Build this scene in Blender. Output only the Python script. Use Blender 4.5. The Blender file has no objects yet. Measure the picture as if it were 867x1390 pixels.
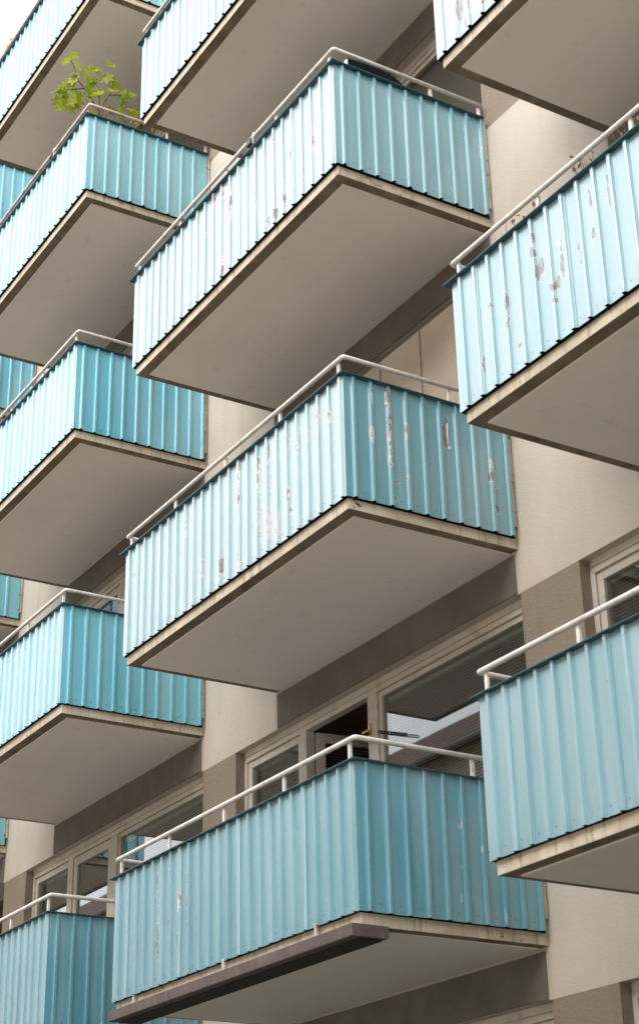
import bpy, bmesh, math, random
from mathutils import Vector, Matrix

random.seed(7)
C = bpy.context.scene.collection
scene = bpy.context.scene
PI = math.pi

# ---------------------------------------------------------------- measures
W, D = 3.4645, 1.4325                 # balcony slab: width along the facade, projection
PANEL_Z0, PANEL_Z1 = 0.082, 1.020     # sheet metal above the slab's underside
RAIL_Z = 1.178
OFF = 0.028                           # sheet stands this far off the slab edge
PITCH = 0.147
RIB_H = 0.0215
COLX = {'LL': -9.64, 'L': -4.816, 'C': 0.0, 'R': 4.843}
FLZ = {-2: -5.6, -1: -2.8, 0: 0.0, 1: 2.783, 2: 5.606, 3: 8.4}
GROUND = -6.75

# ---------------------------------------------------------------- node helpers
def new_mat(name):
    m = bpy.data.materials.new(name)
    m.use_nodes = True
    nt = m.node_tree
    b = nt.nodes['Principled BSDF']
    return m, nt, b

def nd(nt, t, **kw):
    n = nt.nodes.new(t)
    for k, v in kw.items():
        setattr(n, k, v)
    return n

def setin(nt, sock, v):
    if hasattr(v, 'links'):
        nt.links.new(v, sock)
    else:
        sock.default_value = v

def math_n(nt, op, a, b=0.0, clamp=False):
    n = nd(nt, 'ShaderNodeMath', operation=op, use_clamp=clamp)
    setin(nt, n.inputs[0], a); setin(nt, n.inputs[1], b)
    return n.outputs[0]

def ramp(nt, v, lo, hi):
    n = nd(nt, 'ShaderNodeMapRange', interpolation_type='SMOOTHSTEP')
    setin(nt, n.inputs['Value'], v)
    n.inputs['From Min'].default_value = lo; n.inputs['From Max'].default_value = hi
    return n.outputs['Result']

def mix(nt, f, a, b):
    n = nd(nt, 'ShaderNodeMix', data_type='RGBA')
    setin(nt, n.inputs[0], f)
    for s, v in ((n.inputs[6], a), (n.inputs[7], b)):
        setin(nt, s, v if hasattr(v, 'links') else (v[0], v[1], v[2], 1.0))
    return n.outputs[2]

def noise(nt, vec, scale, detail=4.0, rough=0.55, dims='3D'):
    n = nd(nt, 'ShaderNodeTexNoise', noise_dimensions=dims)
    setin(nt, n.inputs['Vector'], vec)
    n.inputs['Scale'].default_value = scale
    n.inputs['Detail'].default_value = detail
    n.inputs['Roughness'].default_value = rough
    return n.outputs['Fac']

def obj_coords(nt, scale=(1, 1, 1), rand=True):
    tc = nd(nt, 'ShaderNodeTexCoord')
    mp = nd(nt, 'ShaderNodeMapping')
    nt.links.new(tc.outputs['Object'], mp.inputs['Vector'])
    mp.inputs['Scale'].default_value = scale
    if rand:
        oi = nd(nt, 'ShaderNodeObjectInfo')
        c = nd(nt, 'ShaderNodeCombineXYZ')
        r = math_n(nt, 'MULTIPLY', oi.outputs['Random'], 61.0)
        for i in range(3):
            nt.links.new(r, c.inputs[i])
        nt.links.new(c.outputs[0], mp.inputs['Location'])
    return mp.outputs[0]

def bump(nt, h, strength, dist, prev=None):
    n = nd(nt, 'ShaderNodeBump')
    n.inputs['Strength'].default_value = strength
    n.inputs['Distance'].default_value = dist
    nt.links.new(h, n.inputs['Height'])
    if prev is not None:
        nt.links.new(prev, n.inputs['Normal'])
    return n.outputs[0]

# ---------------------------------------------------------------- materials
def mat_paint():
    m, nt, b = new_mat('turquoise_sheet_paint')
    oc = obj_coords(nt)
    oi = nd(nt, 'ShaderNodeObjectInfo')
    base = oi.outputs['Color']
    # chalky fading in tall soft bands
    st = obj_coords(nt, (7, 7, 0.8))
    base = mix(nt, ramp(nt, noise(nt, st, 1.0, 5), 0.35, 0.75), base, mix(nt, 0.16, base, (0.6, 0.75, 0.78)))
    # thin vertical grime runs
    st2 = obj_coords(nt, (42, 42, 1.1))
    runs = math_n(nt, 'MULTIPLY', ramp(nt, noise(nt, st2, 1.0, 4), 0.60, 0.78), 0.16)
    base = mix(nt, runs, base, (0.07, 0.19, 0.22))
    # grime gathered at the bottom edge
    sep = nd(nt, 'ShaderNodeSeparateXYZ')
    tc = nd(nt, 'ShaderNodeTexCoord')
    nt.links.new(tc.outputs['Object'], sep.inputs[0])
    low = math_n(nt, 'SUBTRACT', 1.0, ramp(nt, sep.outputs['Z'], 0.0, 0.10))
    low = math_n(nt, 'MULTIPLY', low, ramp(nt, noise(nt, obj_coords(nt, (20, 20, 6)), 1.0, 4), 0.42, 0.75))
    base = mix(nt, math_n(nt, 'MULTIPLY', low, 0.45), base, (0.06, 0.15, 0.17))
    # screw heads near the bottom, one in the middle of each flat
    u = math_n(nt, 'FRACT', math_n(nt, 'DIVIDE', sep.outputs['X'], PITCH))
    du = math_n(nt, 'MULTIPLY', math_n(nt, 'SUBTRACT', u, 0.03), PITCH)
    dz = math_n(nt, 'SUBTRACT', sep.outputs['Z'], 0.052)
    rr = math_n(nt, 'SQRT', math_n(nt, 'ADD', math_n(nt, 'MULTIPLY', du, du), math_n(nt, 'MULTIPLY', dz, dz)))
    screw = math_n(nt, 'SUBTRACT', 1.0, ramp(nt, rr, 0.0065, 0.0085))
    base = mix(nt, math_n(nt, 'MULTIPLY', screw, 0.75), base, (0.06, 0.09, 0.10))
    # peeling: where the sheet's own wear value beats a ragged noise
    at = nd(nt, 'ShaderNodeAttribute', attribute_name='peel')
    n1 = noise(nt, obj_coords(nt, (34, 34, 8)), 1.0, 7, 0.70)
    n2 = noise(nt, obj_coords(nt, (90, 90, 45)), 1.0, 3, 0.6)
    nn = math_n(nt, 'ADD', math_n(nt, 'MULTIPLY', n1, 0.8), math_n(nt, 'MULTIPLY', n2, 0.2))
    val = math_n(nt, 'ADD', math_n(nt, 'MULTIPLY', at.outputs['Fac'], 0.55), nn)
    primer = ramp(nt, val, 0.858, 0.868)
    bare = ramp(nt, val, .955, .965)
    edge = math_n(nt, 'MULTIPLY', ramp(nt, val, 0.745, 0.765), math_n(nt, 'SUBTRACT', 1.0, bare))
    greyn = noise(nt, obj_coords(nt, (60, 60, 25)), 1.0, 4)
    grey = mix(nt, ramp(nt, greyn, 0.4, 0.62), (0.10, 0.092, 0.098), (0.24, 0.225, 0.225))
    col = mix(nt, primer, base, (0.55, 0.535, 0.535))
    col = mix(nt, bare, col, grey)
    # rusty pinholes
    vr = nd(nt, 'ShaderNodeTexVoronoi', feature='F1')
    nt.links.new(obj_coords(nt, (11, 11, 8)), vr.inputs['Vector'])
    vr.inputs['Scale'].default_value = 1.0
    dots = math_n(nt, 'SUBTRACT', 1.0, ramp(nt, vr.outputs['Distance'], 0.035, 0.065))
    dots = math_n(nt, 'MULTIPLY', dots, ramp(nt, noise(nt, oc, 2.2, 2), 0.5, 0.6))
    col = mix(nt, math_n(nt, 'MULTIPLY', dots, 0.8), col, (0.07, 0.075, 0.09))
    nt.links.new(col, b.inputs['Base Color'])
    rough = math_n(nt, 'ADD', 0.40, math_n(nt, 'MULTIPLY', noise(nt, oc, 9.0, 4), 0.16))
    rough = math_n(nt, 'ADD', rough, math_n(nt, 'MULTIPLY', primer, 0.25))
    nt.links.new(rough, b.inputs['Roughness'])
    b.inputs['Specular IOR Level'].default_value = 1.0
    b.inputs['Coat Weight'].default_value = 1.0; b.inputs['Coat Roughness'].default_value = 0.26; b.inputs['Coat IOR'].default_value = 1.9
    dent = noise(nt, obj_coords(nt, (2.0, 2.0, 1.1)), 1.0, 3)
    nrm = bump(nt, dent, 0.10, 0.012)
    inv = math_n(nt, 'SUBTRACT', 1.0, primer)
    nt.links.new(bump(nt, inv, 0.8, 0.003, nrm), b.inputs['Normal'])
    return m

def mat_simple(name, col, rough=0.6, var=0.12, scale=6.0, spec=0.4, bumpd=0.0, bscale=40.0, metal=0.0, dirt=None, dirt_amt=0.0, dirt_scale=(3, 3, 3)):
    m, nt, b = new_mat(name)
    oc = obj_coords(nt)
    n = noise(nt, oc, scale, 5)
    dark = tuple(c * (1 - var) for c in col); lite = tuple(min(1, c * (1 + var)) for c in col)
    c = mix(nt, ramp(nt, n, 0.3, 0.7), dark, lite)
    if dirt:
        dn = noise(nt, obj_coords(nt, dirt_scale), 1.0, 6, 0.65)
        c = mix(nt, math_n(nt, 'MULTIPLY', ramp(nt, dn, 0.5, 0.72), dirt_amt), c, dirt)
    nt.links.new(c, b.inputs['Base Color'])
    b.inputs['Roughness'].default_value = rough
    b.inputs['Specular IOR Level'].default_value = spec
    b.inputs['Metallic'].default_value = metal
    if bumpd:
        nt.links.new(bump(nt, noise(nt, oc, bscale, 6, 0.6), 0.6, bumpd), b.inputs['Normal'])
    return m

def mat_stucco(name, col, bd, stain, grain=0.22):
    m, nt, b = new_mat(name)
    oc = obj_coords(nt, rand=False)
    n = noise(nt, oc, 1.1, 5)
    c = mix(nt, ramp(nt, n, 0.3, 0.7), tuple(x * 0.93 for x in col), tuple(x * 1.05 for x in col))
    fine = noise(nt, oc, 55, 5, 0.65)
    c = mix(nt, math_n(nt, 'MULTIPLY', ramp(nt, fine, 0.52, 0.75), grain), c, tuple(x * 0.55 for x in col))
    runs = noise(nt, obj_coords(nt, (9, 9, 0.55), False), 1.0, 5)
    c = mix(nt, math_n(nt, 'MULTIPLY', ramp(nt, runs, 0.52, 0.75), stain), c, tuple(x * 0.62 for x in col))
    nt.links.new(c, b.inputs['Base Color'])
    b.inputs['Roughness'].default_value = 0.9
    b.inputs['Specular IOR Level'].default_value = 0.2
    h = math_n(nt, 'ADD', noise(nt, oc, 38, 6, 0.62), math_n(nt, 'MULTIPLY', noise(nt, oc, 120, 3), 0.5))
    nt.links.new(bump(nt, h, 0.75, bd), b.inputs['Normal'])
    return m

def mat_concrete():
    m, nt, b = new_mat('weathered_concrete')
    oc = obj_coords(nt)
    n = noise(nt, oc, 5.0, 6)
    c = mix(nt, ramp(nt, n, 0.3, 0.7), (0.48, 0.41, 0.315), (0.62, 0.54, 0.43))
    # run-off streaks and moss, densest under the sheet metal's drip line
    st = noise(nt, obj_coords(nt, (28, 28, 3.0)), 1.0, 5, 0.65)
    c = mix(nt, math_n(nt, 'MULTIPLY', ramp(nt, st, 0.5, 0.70), 0.55), c, (0.17, 0.135, 0.09))
    ms = noise(nt, obj_coords(nt, (13, 13, 22)), 1.0, 6, 0.7)
    zone = ramp(nt, noise(nt, oc, 1.3, 2), 0.48, 0.64)
    c = mix(nt, math_n(nt, 'MULTIPLY', ramp(nt, ms, 0.55, 0.66), zone), c, (0.05, 0.045, 0.025))
    nt.links.new(c, b.inputs['Base Color'])
    b.inputs['Roughness'].default_value = 0.9
    b.inputs['Specular IOR Level'].default_value = 0.2
    nt.links.new(bump(nt, noise(nt, oc, 60, 6), 0.6, 0.003), b.inputs['Normal'])
    return m

def mat_soffit():
    m, nt, b = new_mat('soffit_paint')
    oc = obj_coords(nt)
    n = noise(nt, oc, 0.9, 4)
    oi = nd(nt, 'ShaderNodeObjectInfo')
    base = mix(nt, oi.outputs['Random'], (0.84, 0.775, 0.705), (0.83, 0.765, 0.715))
    c = mix(nt, math_n(nt, 'MULTIPLY', ramp(nt, n, 0.35, 0.75), 0.16), base, (0.55, 0.50, 0.45))
    fine = noise(nt, oc, 7, 6, 0.6)
    c = mix(nt, math_n(nt, 'MULTIPLY', ramp(nt, fine, 0.58, 0.75), 0.16), c, (0.45, 0.40, 0.35))
    nt.links.new(c, b.inputs['Base Color'])
    b.inputs['Roughness'].default_value = 0.85
    b.inputs['Specular IOR Level'].default_value = 0.25
    nt.links.new(bump(nt, noise(nt, oc, 70, 4), 0.25, 0.0015), b.inputs['Normal'])
    return m

def mat_glass():
    m, nt, b = new_mat('window_glass')
    nt.nodes.remove(b)
    out = nt.nodes['Material Output']
    tr = nd(nt, 'ShaderNodeBsdfTransparent'); tr.inputs[0].default_value = (0.78, 0.82, 0.80, 1)
    gl = nd(nt, 'ShaderNodeBsdfGlossy'); gl.inputs['Roughness'].default_value = 0.0
    gl.inputs[0].default_value = (1, 1, 1, 1)
    ge = nd(nt, 'ShaderNodeNewGeometry')
    dp = nd(nt, 'ShaderNodeVectorMath', operation='DOT_PRODUCT')
    nt.links.new(ge.outputs['Normal'], dp.inputs[0]); nt.links.new(ge.outputs['Incoming'], dp.inputs[1])
    cs = math_n(nt, 'SUBTRACT', 1.0, math_n(nt, 'ABSOLUTE', dp.outputs['Value']))
    fac = math_n(nt, 'ADD', 0.085, math_n(nt, 'MULTIPLY', math_n(nt, 'POWER', cs, 4.0), 1.0), True)   # double glazing
    mx = nd(nt, 'ShaderNodeMixShader')
    nt.links.new(fac, mx.inputs[0]); nt.links.new(tr.outputs[0], mx.inputs[1]); nt.links.new(gl.outputs[0], mx.inputs[2])
    nt.links.new(mx.outputs[0], out.inputs['Surface'])
    oc = obj_coords(nt)
    nrm = bump(nt, noise(nt, oc, 0.8, 1), 0.03, 0.01)
    nt.links.new(nrm, gl.inputs['Normal'])
    return m

def mat_leaf(name, a, c2, trans=0.45):
    m, nt, b = new_mat(name)
    out = nt.nodes['Material Output']
    at = nd(nt, 'ShaderNodeAttribute', attribute_name='tone')
    oc = obj_coords(nt, rand=False)
    f = math_n(nt, 'ADD', math_n(nt, 'MULTIPLY', at.outputs['Fac'], 0.8), math_n(nt, 'MULTIPLY', noise(nt, oc, 30, 3), 0.25), True)
    c = mix(nt, f, a, c2)
    nt.links.new(c, b.inputs['Base Color'])
    b.inputs['Roughness'].default_value = 0.42
    tl = nd(nt, 'ShaderNodeBsdfTranslucent')
    c3 = mix(nt, 0.5, c, (0.35, 0.42, 0.02))
    nt.links.new(c3, tl.inputs[0])
    mx = nd(nt, 'ShaderNodeMixShader'); mx.inputs[0].default_value = trans
    nt.links.new(b.outputs[0], mx.inputs[1]); nt.links.new(tl.outputs[0], mx.inputs[2])
    nt.links.new(mx.outputs[0], out.inputs['Surface'])
    return m

M = dict(
    paint=mat_paint(),
    cap=mat_simple('coping_paint', (0.018, 0.070, 0.092), 0.4, 0.2, 9, 0.5, dirt=(0.03, 0.07, 0.08), dirt_amt=0.6, dirt_scale=(8, 8, 8)),
    concrete=mat_concrete(), soffit=mat_soffit(),
    rail=mat_simple('white_rail_paint', (0.66, 0.62, 0.58), 0.35, 0.1, 12, 0.5, 0.0006, 60, dirt=(0.30, 0.19, 0.12), dirt_amt=0.5, dirt_scale=(14, 14, 14)),
    rustrail=mat_simple('rust_stained_rail_paint', (0.56, 0.47, 0.40), 0.45, 0.15, 12, 0.4, 0.0006, 60, dirt=(0.33, 0.13, 0.06), dirt_amt=0.9, dirt_scale=(10, 10, 10)),
    wall=mat_stucco('cream_stucco', (0.54, 0.475, 0.405), 0.0045, 0.25, 0.3),
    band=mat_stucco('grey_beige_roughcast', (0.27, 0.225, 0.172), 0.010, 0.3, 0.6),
    frame=mat_simple('cream_window_frame', (0.58, 0.53, 0.46), 0.4, 0.06, 5, 0.5, dirt=(0.25, 0.2, 0.15), dirt_amt=0.35, dirt_scale=(5, 5, 5)),
    glass=mat_glass(),
    blind=mat_simple('grey_slat_blind', (0.52, 0.50, 0.46), 0.45, 0.06, 3, 0.4),
    creamblind=mat_simple('cream_slat_blind', (0.76, 0.66, 0.54), 0.45, 0.05, 3, 0.4),
    brownblind=mat_simple('brown_roller_cloth', (0.17, 0.115, 0.085), 0.8, 0.1, 3, 0.2),
    cord=mat_simple('blind_cord', (0.12, 0.10, 0.08), 0.8, 0.1),
    room=mat_simple('room_plaster', (0.23, 0.15, 0.11), 0.9, 0.1, 2, 0.2),
    roomwood=mat_simple('inner_wood', (0.10, 0.055, 0.03), 0.5, 0.25, 12, 0.4),
    brass=mat_simple('brass_fitting', (0.50, 0.33, 0.08), 0.3, 0.1, 20, 0.5, metal=1.0),
    black=mat_simple('black_plastic', (0.006, 0.006, 0.007), 0.9, 0.2, 8, 0.1),
    bitumen=mat_simple('bitumen_strip', (0.010, 0.009, 0.010), 0.8, 0.3, 20, 0.2),
    sheetback=mat_simple('sheet_back', (0.035, 0.035, 0.04), 0.7, 0.2, 8, 0.2),
    floor=mat_simple('dark_floor_tiles', (0.03, 0.028, 0.026), 0.8, 0.2, 8, 0.2),
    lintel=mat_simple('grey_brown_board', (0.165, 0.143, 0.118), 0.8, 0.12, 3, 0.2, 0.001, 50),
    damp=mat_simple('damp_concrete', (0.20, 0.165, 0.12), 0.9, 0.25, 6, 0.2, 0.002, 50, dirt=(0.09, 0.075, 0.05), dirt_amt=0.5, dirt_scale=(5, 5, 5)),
    darkmetal=mat_simple('dark_metal', (0.045, 0.045, 0.05), 0.45, 0.2, 20, 0.5),
    awning=mat_simple('brown_awning_metal', (0.100, 0.072, 0.064), 0.55, 0.12, 6, 0.35, 0.0006, 50, dirt=(0.26, 0.21, 0.19), dirt_amt=0.4, dirt_scale=(16, 16, 3)),
    cloth=mat_simple('dark_awning_cloth', (0.03, 0.022, 0.02), 0.9, 0.1),
    terracotta=mat_simple('terracotta', (0.40, 0.15, 0.07), 0.8, 0.2, 10, 0.3, 0.001, 40),
    soil=mat_simple('soil', (0.03, 0.022, 0.015), 0.95, 0.3, 30, 0.1),
    bark=mat_simple('fig_bark', (0.105, 0.062, 0.055), 0.8, 0.3, 20, 0.2, 0.002, 50),
    leaf=mat_leaf('fig_leaf', (0.12, 0.20, 0.012), (0.42, 0.44, 0.04)),
    yellowleaf=mat_leaf('yellow_leaf', (0.16, 0.16, 0.01), (0.62, 0.40, 0.01), 0.3),
    dryleaf=mat_leaf('dry_leaf', (0.06, 0.03, 0.018), (0.20, 0.11, 0.06), 0.2),
    whiteplastic=mat_simple('white_plastic', (0.72, 0.70, 0.67), 0.4, 0.05),
    bareflake=mat_simple('curled_paint_back', (0.62, 0.60, 0.57), 0.6, 0.1, 20),
    roof=None, gable=mat_stucco('house_render', (0.50, 0.44, 0.35), 0.004, 0.2),
    gutter=mat_simple('zinc_gutter', (0.12, 0.11, 0.10), 0.5, 0.1),
    treeleaf=mat_leaf('tree_leaf', (0.035, 0.06, 0.012), (0.10, 0.12, 0.02), 0.25),
    treebark=mat_simple('tree_bark', (0.09, 0.07, 0.05), 0.9, 0.2, 10, 0.2, 0.01, 20),
    ground=mat_simple('gravel_ground', (0.58, 0.52, 0.44), 0.95, 0.25, 0.6, 0.2, 0.02, 8),
    paving=mat_simple('pale_paving', (0.62, 0.56, 0.49), 0.9, 0.1, 1.5, 0.2, 0.004, 20),
    lawn=mat_simple('lawn_ground', (0.05, 0.06, 0.025), 0.95, 0.25, 1.2, 0.2, 0.02, 30),
    asphalt=mat_simple('pale_asphalt', (0.38, 0.36, 0.33), 0.9, 0.15, 3, 0.2, 0.004, 40),
    kerb=mat_simple('kerb_stone', (0.36, 0.34, 0.31), 0.9, 0.1, 4, 0.2),
)

def mat_roof():
    m, nt, b = new_mat('red_roof_tiles')
    oc = obj_coords(nt, rand=False)
    wv = nd(nt, 'ShaderNodeTexBrick')
    nt.links.new(oc, wv.inputs['Vector'])
    wv.inputs['Scale'].default_value = 3.2
    wv.inputs['Color1'].default_value = (0.155, 0.062, 0.042, 1); wv.inputs['Color2'].default_value = (0.115, 0.046, 0.034, 1)
    wv.inputs['Mortar'].default_value = (0.04, 0.02, 0.015, 1)
    wv.inputs['Mortar Size'].default_value = 0.03
    n = noise(nt, oc, 0.8, 5)
    c = mix(nt, math_n(nt, 'MULTIPLY', ramp(nt, n, 0.45, 0.7), 0.4), wv.outputs['Color'], (0.05, 0.035, 0.025))
    nt.links.new(c, b.inputs['Base Color'])
    b.inputs['Roughness'].default_value = 0.8
    nt.links.new(bump(nt, wv.outputs['Fac'], 0.6, 0.03), b.inputs['Normal'])
    return m
M['roof'] = mat_roof()

# ---------------------------------------------------------------- mesh helpers
class MB:
    """verts and faces of one mesh"""
    def __init__(s):
        s.v, s.f, s.mi = [], [], []
    def box(s, x0, x1, y0, y1, z0, z1, mi=0):
        n = len(s.v)
        s.v += [(x0, y0, z0), (x1, y0, z0), (x1, y1, z0), (x0, y1, z0), (x0, y0, z1), (x1, y0, z1), (x1, y1, z1), (x0, y1, z1)]
        for q in ((0, 3, 2, 1), (4, 5, 6, 7), (0, 1, 5, 4), (1, 2, 6, 5), (2, 3, 7, 6), (3, 0, 4, 7)):
            s.f.append(tuple(n + i for i in q)); s.mi.append(mi)
        return s
    def quad(s, a, b, c, d, mi=0):
        n = len(s.v); s.v += [a, b, c, d]; s.f.append((n, n + 1, n + 2, n + 3)); s.mi.append(mi)
        return s
    def tube(s, path, r, n=12, caps=True, mi=0):
        P = [Vector(p) for p in path]
        rs = r if isinstance(r, (list, tuple)) else [r] * len(P)
        base = len(s.v)
        up = None
        for i, p in enumerate(P):
            t = (P[min(i + 1, len(P) - 1)] - P[max(i - 1, 0)]).normalized()
            if up is None:
                up = Vector((0, 0, 1)) if abs(t.z) < 0.9 else Vector((1, 0, 0))
            a = t.cross(up)
            if a.length < 1e-4:
                a = t.cross(Vector((0.3, 1, 0.2)))
            a.normalize(); b = a.cross(t).normalized(); up = b
            for k in range(n):
                th = 2 * PI * k / n
                s.v.append(tuple(p + rs[i] * (math.cos(th) * a + math.sin(th) * b)))
        for i in range(len(P) - 1):
            for k in range(n):
                k2 = (k + 1) % n
                s.f.append((base + i * n + k, base + i * n + k2, base + (i + 1) * n + k2, base + (i + 1) * n + k)); s.mi.append(mi)
        if caps:
            s.f.append(tuple(base + k for k in range(n - 1, -1, -1))); s.mi.append(mi)
            s.f.append(tuple(base + (len(P) - 1) * n + k for k in range(n))); s.mi.append(mi)
        return s
    def build(s, name, mats, parent=None, smooth=False, bevel=0.0, solid=0.0, loc=(0, 0, 0)):
        me = bpy.data.meshes.new(name)
        me.from_pydata(s.v, [], s.f)
        mats = mats if isinstance(mats, (list, tuple)) else [mats]
        for m in mats:
            me.materials.append(m)
        if len(mats) > 1:
            for p, i in zip(me.polygons, s.mi):
                p.material_index = i
        bm = bmesh.new(); bm.from_mesh(me)
        if not solid:
            bmesh.ops.recalc_face_normals(bm, faces=bm.faces)
        if bevel:
            bmesh.ops.bevel(bm, geom=bm.edges[:], offset=bevel, segments=2, profile=0.6, affect='EDGES')
        bm.to_mesh(me); bm.free()
        if smooth:
            for p in me.polygons:
                p.use_smooth = True
        me.update()
        return link(name, me, parent, loc, solid)

def link(name, me, parent=None, loc=(0, 0, 0), solid=0.0):
    o = bpy.data.objects.new(name, me)
    C.objects.link(o)
    o.location = loc
    if parent:
        o.parent = parent
    if solid:
        md = o.modifiers.new('sheet', 'SOLIDIFY'); md.thickness = solid; md.offset = -1; md.material_offset = 1
    return o

def tag(o, label=None, cat=None, group=None, kind=None):
    for k, v in (('label', label), ('category', cat), ('group', group), ('kind', kind)):
        if v:
            o[k] = v
    return o

def empty(name, loc, label, cat, group=None, rz=0):
    o = bpy.data.objects.new(name, None)
    C.objects.link(o)
    o.location = loc; o.rotation_euler.z = rz
    o.empty_display_size = 0.2
    return tag(o, label, cat, group)

def reuse(o, parent, loc=None):
    c = o.copy(); C.objects.link(c); c.parent = parent
    if loc is not None:
        c.location = loc
    for k in list(c.keys()):
        del c[k]
    return c

# ---------------------------------------------------------------- ribbed sheet metal
def sheet_mesh(name, length, first, n_ribs, hot=(), wear=None, seam=(1, 7, 13, 19), seed=0, base=0.0):
    """Ribbed sheet: x along the sheet, z up from 0, outward is -y. Carries a 'peel' value per vertex."""
    FD = 8 if hot else 2
    rnd = random.Random(seed)
    H = PANEL_Z1 - PANEL_Z0
    prof = [(0.0, 0.0, -1)]                 # (x, outward, rib index)
    x = 0.0
    for k in range(n_ribs):
        cx = first + k * PITCH + rnd.uniform(-0.002, 0.002)
        a, t = 0.0178 + rnd.uniform(-.001, .001), 0.0122
        if cx + a > length - 0.002:
            break
        xl = cx - a
        if xl - x > 0.01:
            for j in range(1, FD):
                prof.append((x + (xl - x) * j / FD, 0.0, -1))
        prof += [(xl, 0.0, k), (cx - t, RIB_H * .93, k), (cx - t + .003, RIB_H, k), (cx, RIB_H, k), (cx + t - .003, RIB_H, k), (cx + t, RIB_H * .93, k)]
        if k in seam:
            prof += [(cx + a, 0.0065, k), (cx + a + 0.009, 0.0060, k), (cx + a + 0.0095, 0.0, -1)]
            x = cx + a + 0.0095
        else:
            prof.append((cx + a, 0.0, k))
            x = cx + a
    if length - x > 0.01:
        for j in range(1, FD):
            prof.append((x + (length - x) * j / FD, 0.0, -1))
    prof.append((length, 0.0, -1))
    rows = 44
    verts, peel = [], []
    ph = [rnd.uniform(0, 6.28) for _ in range(n_ribs + 1)]
    for r in range(rows + 1):
        z = H * r / rows
        for (px, py, k) in prof:
            jz = 0.0
            if r == 0:
                jz = 0.0012 * math.sin(px * 9 + seed)
            verts.append((px, -py, z + jz))
            p = base
            if k >= 0 and wear:
                w = wear(px, k, rnd)
                p = max(p, w * (0.55 + 0.45 * math.sin(z * 6.5 + ph[k])) )
            for (hu, hz, ru, rz_, am) in hot:
                d = ((px - hu) / ru) ** 2 + ((z + PANEL_Z0 - hz) / rz_) ** 2
                if d < 1:
                    p = max(p, am * min(1.0, (1 - d) * 2.6))
            peel.append(p)
    n = len(prof)
    faces = []
    for r in range(rows):
        for i in range(n - 1):
            a = r * n + i
            faces.append((a, a + 1, a + n + 1, a + n))
    me = bpy.data.meshes.new(name)
    me.from_pydata(verts, [], faces)
    at = me.attributes.new('peel', 'FLOAT', 'POINT')
    at.data.foreach_set('value', peel)
    me.materials.append(M['paint']); me.materials.append(M['sheetback'])
    me.update()
    return me

FRONT_X0, FRONT_L = -OFF, W + 2 * OFF
FRONT_FIRST, FRONT_N = 0.073 + OFF, 24
SIDE_L = D + OFF - 0.045                 # stops just short of the wall
SIDE_FIRST, SIDE_N = 0.072, 10

def steady(amount, lo=-9, hi=99):
    cache = {}
    def f(x, k, rnd):
        if k not in cache:
            cache[k] = rnd.random()
        if not (lo < x < hi):
            return amount * 0.25 * cache[k]
        return amount * (0.35 + 0.65 * cache[k])
    return f

# one mesh for every shape that all balconies share
def mesh_of(mb, name, mats, bevel=0.0, smooth=False):
    o = mb.build(name, mats, bevel=bevel, smooth=smooth)
    me = o.data
    bpy.data.objects.remove(o)
    return me

ME = {}
ME['slab'] = mesh_of(MB().box(0, W, -D, 0.03, 0.0, 0.165), 'slab', M['concrete'], 0.006)
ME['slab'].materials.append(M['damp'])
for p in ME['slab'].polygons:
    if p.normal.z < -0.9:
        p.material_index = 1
ME['soffit'] = mesh_of(MB().box(0.085, W - 0.085, -D + 0.095, -0.002, -0.010, 0.004), 'soffit', M['soffit'], 0.002)
ME['flashing'] = mesh_of(MB().box(-.004, W + .004, -D - .0045, -D - .0005, 0.080, 0.158).box(-.0045, -.0005, -D - .0005, -.02, 0.074, 0.158).box(W + .0005, W + .0045, -D - .0005, -.02, 0.078, 0.158), 'drip_flashing', M['bitumen'])  # black strips painting the shade in the gap behind the sheets
ME['floor_covering'] = mesh_of(MB().box(.02, W - .02, -D + .02, -.004, 0.163, 0.178), 'floor_covering', M['floor'])  # unseen dark layer, added to cut light bouncing up inside the balcony
def coping():
    o, i, z0, z1 = OFF + 0.042, -0.035, PANEL_Z1 + 0.004, PANEL_Z1 + 0.010
    def ring(d):
        return [(-d, 0.0), (-d, -D - d), (W + d, -D - d), (W + d, 0.0)]
    mb = MB()
    ro, ri = ring(o), ring(i)
    ro = [(x, min(y, -0.045)) for x, y in ro]; ri = [(x, min(y, -0.045)) for x, y in ri]
    for z in (z0, z1):
        for (x, y) in ro + ri:
            mb.v.append((x, y, z))
    for k in range(3):
        mb.f += [(k, k + 1, 4 + k + 1, 4 + k), (8 + k, 12 + k, 12 + k + 1, 8 + k + 1),
                 (k, 8 + k, 8 + k + 1, k + 1), (4 + k, 4 + k + 1, 12 + k + 1, 12 + k)]
        mb.mi += [0] * 4
    mb.f += [(0, 4, 12, 8), (3, 11, 15, 7)]; mb.mi += [0, 0]
    return mb
ME['coping'] = mesh_of(coping(), 'coping', M['cap'])
def rail_path():
    e = 0.022; r = 0.018
    pts = [(-e, -0.03, RAIL_Z)]
    c1 = (-e, -D - e); c2 = (W + e, -D - e)
    for k in range(7):                       # small rounded corners
        a = k / 6 * PI / 2
        pts.append((c1[0] + r - r * math.cos(a), c1[1] + r - r * math.sin(a), RAIL_Z))
    for k in range(7):
        a = k / 6 * PI / 2
        pts.append((c2[0] - r + r * math.sin(a), c2[1] + r - r * math.cos(a), RAIL_Z))
    pts.append((W + e, -0.03, RAIL_Z))
    return pts
ME['handrail'] = mesh_of(MB().tube(rail_path(), 0.0168, 14), 'handrail', M['rail'], smooth=True)
ME['handrail_rust'] = ME['handrail'].copy(); ME['handrail_rust'].materials[0] = M['rustrail']
ME['rail_post'] = mesh_of(MB().box(-0.0135, 0.0135, -0.010, 0.010, PANEL_Z1 - 0.3, RAIL_Z - 0.012), 'rail_post', M['rail'], 0.003)
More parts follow.
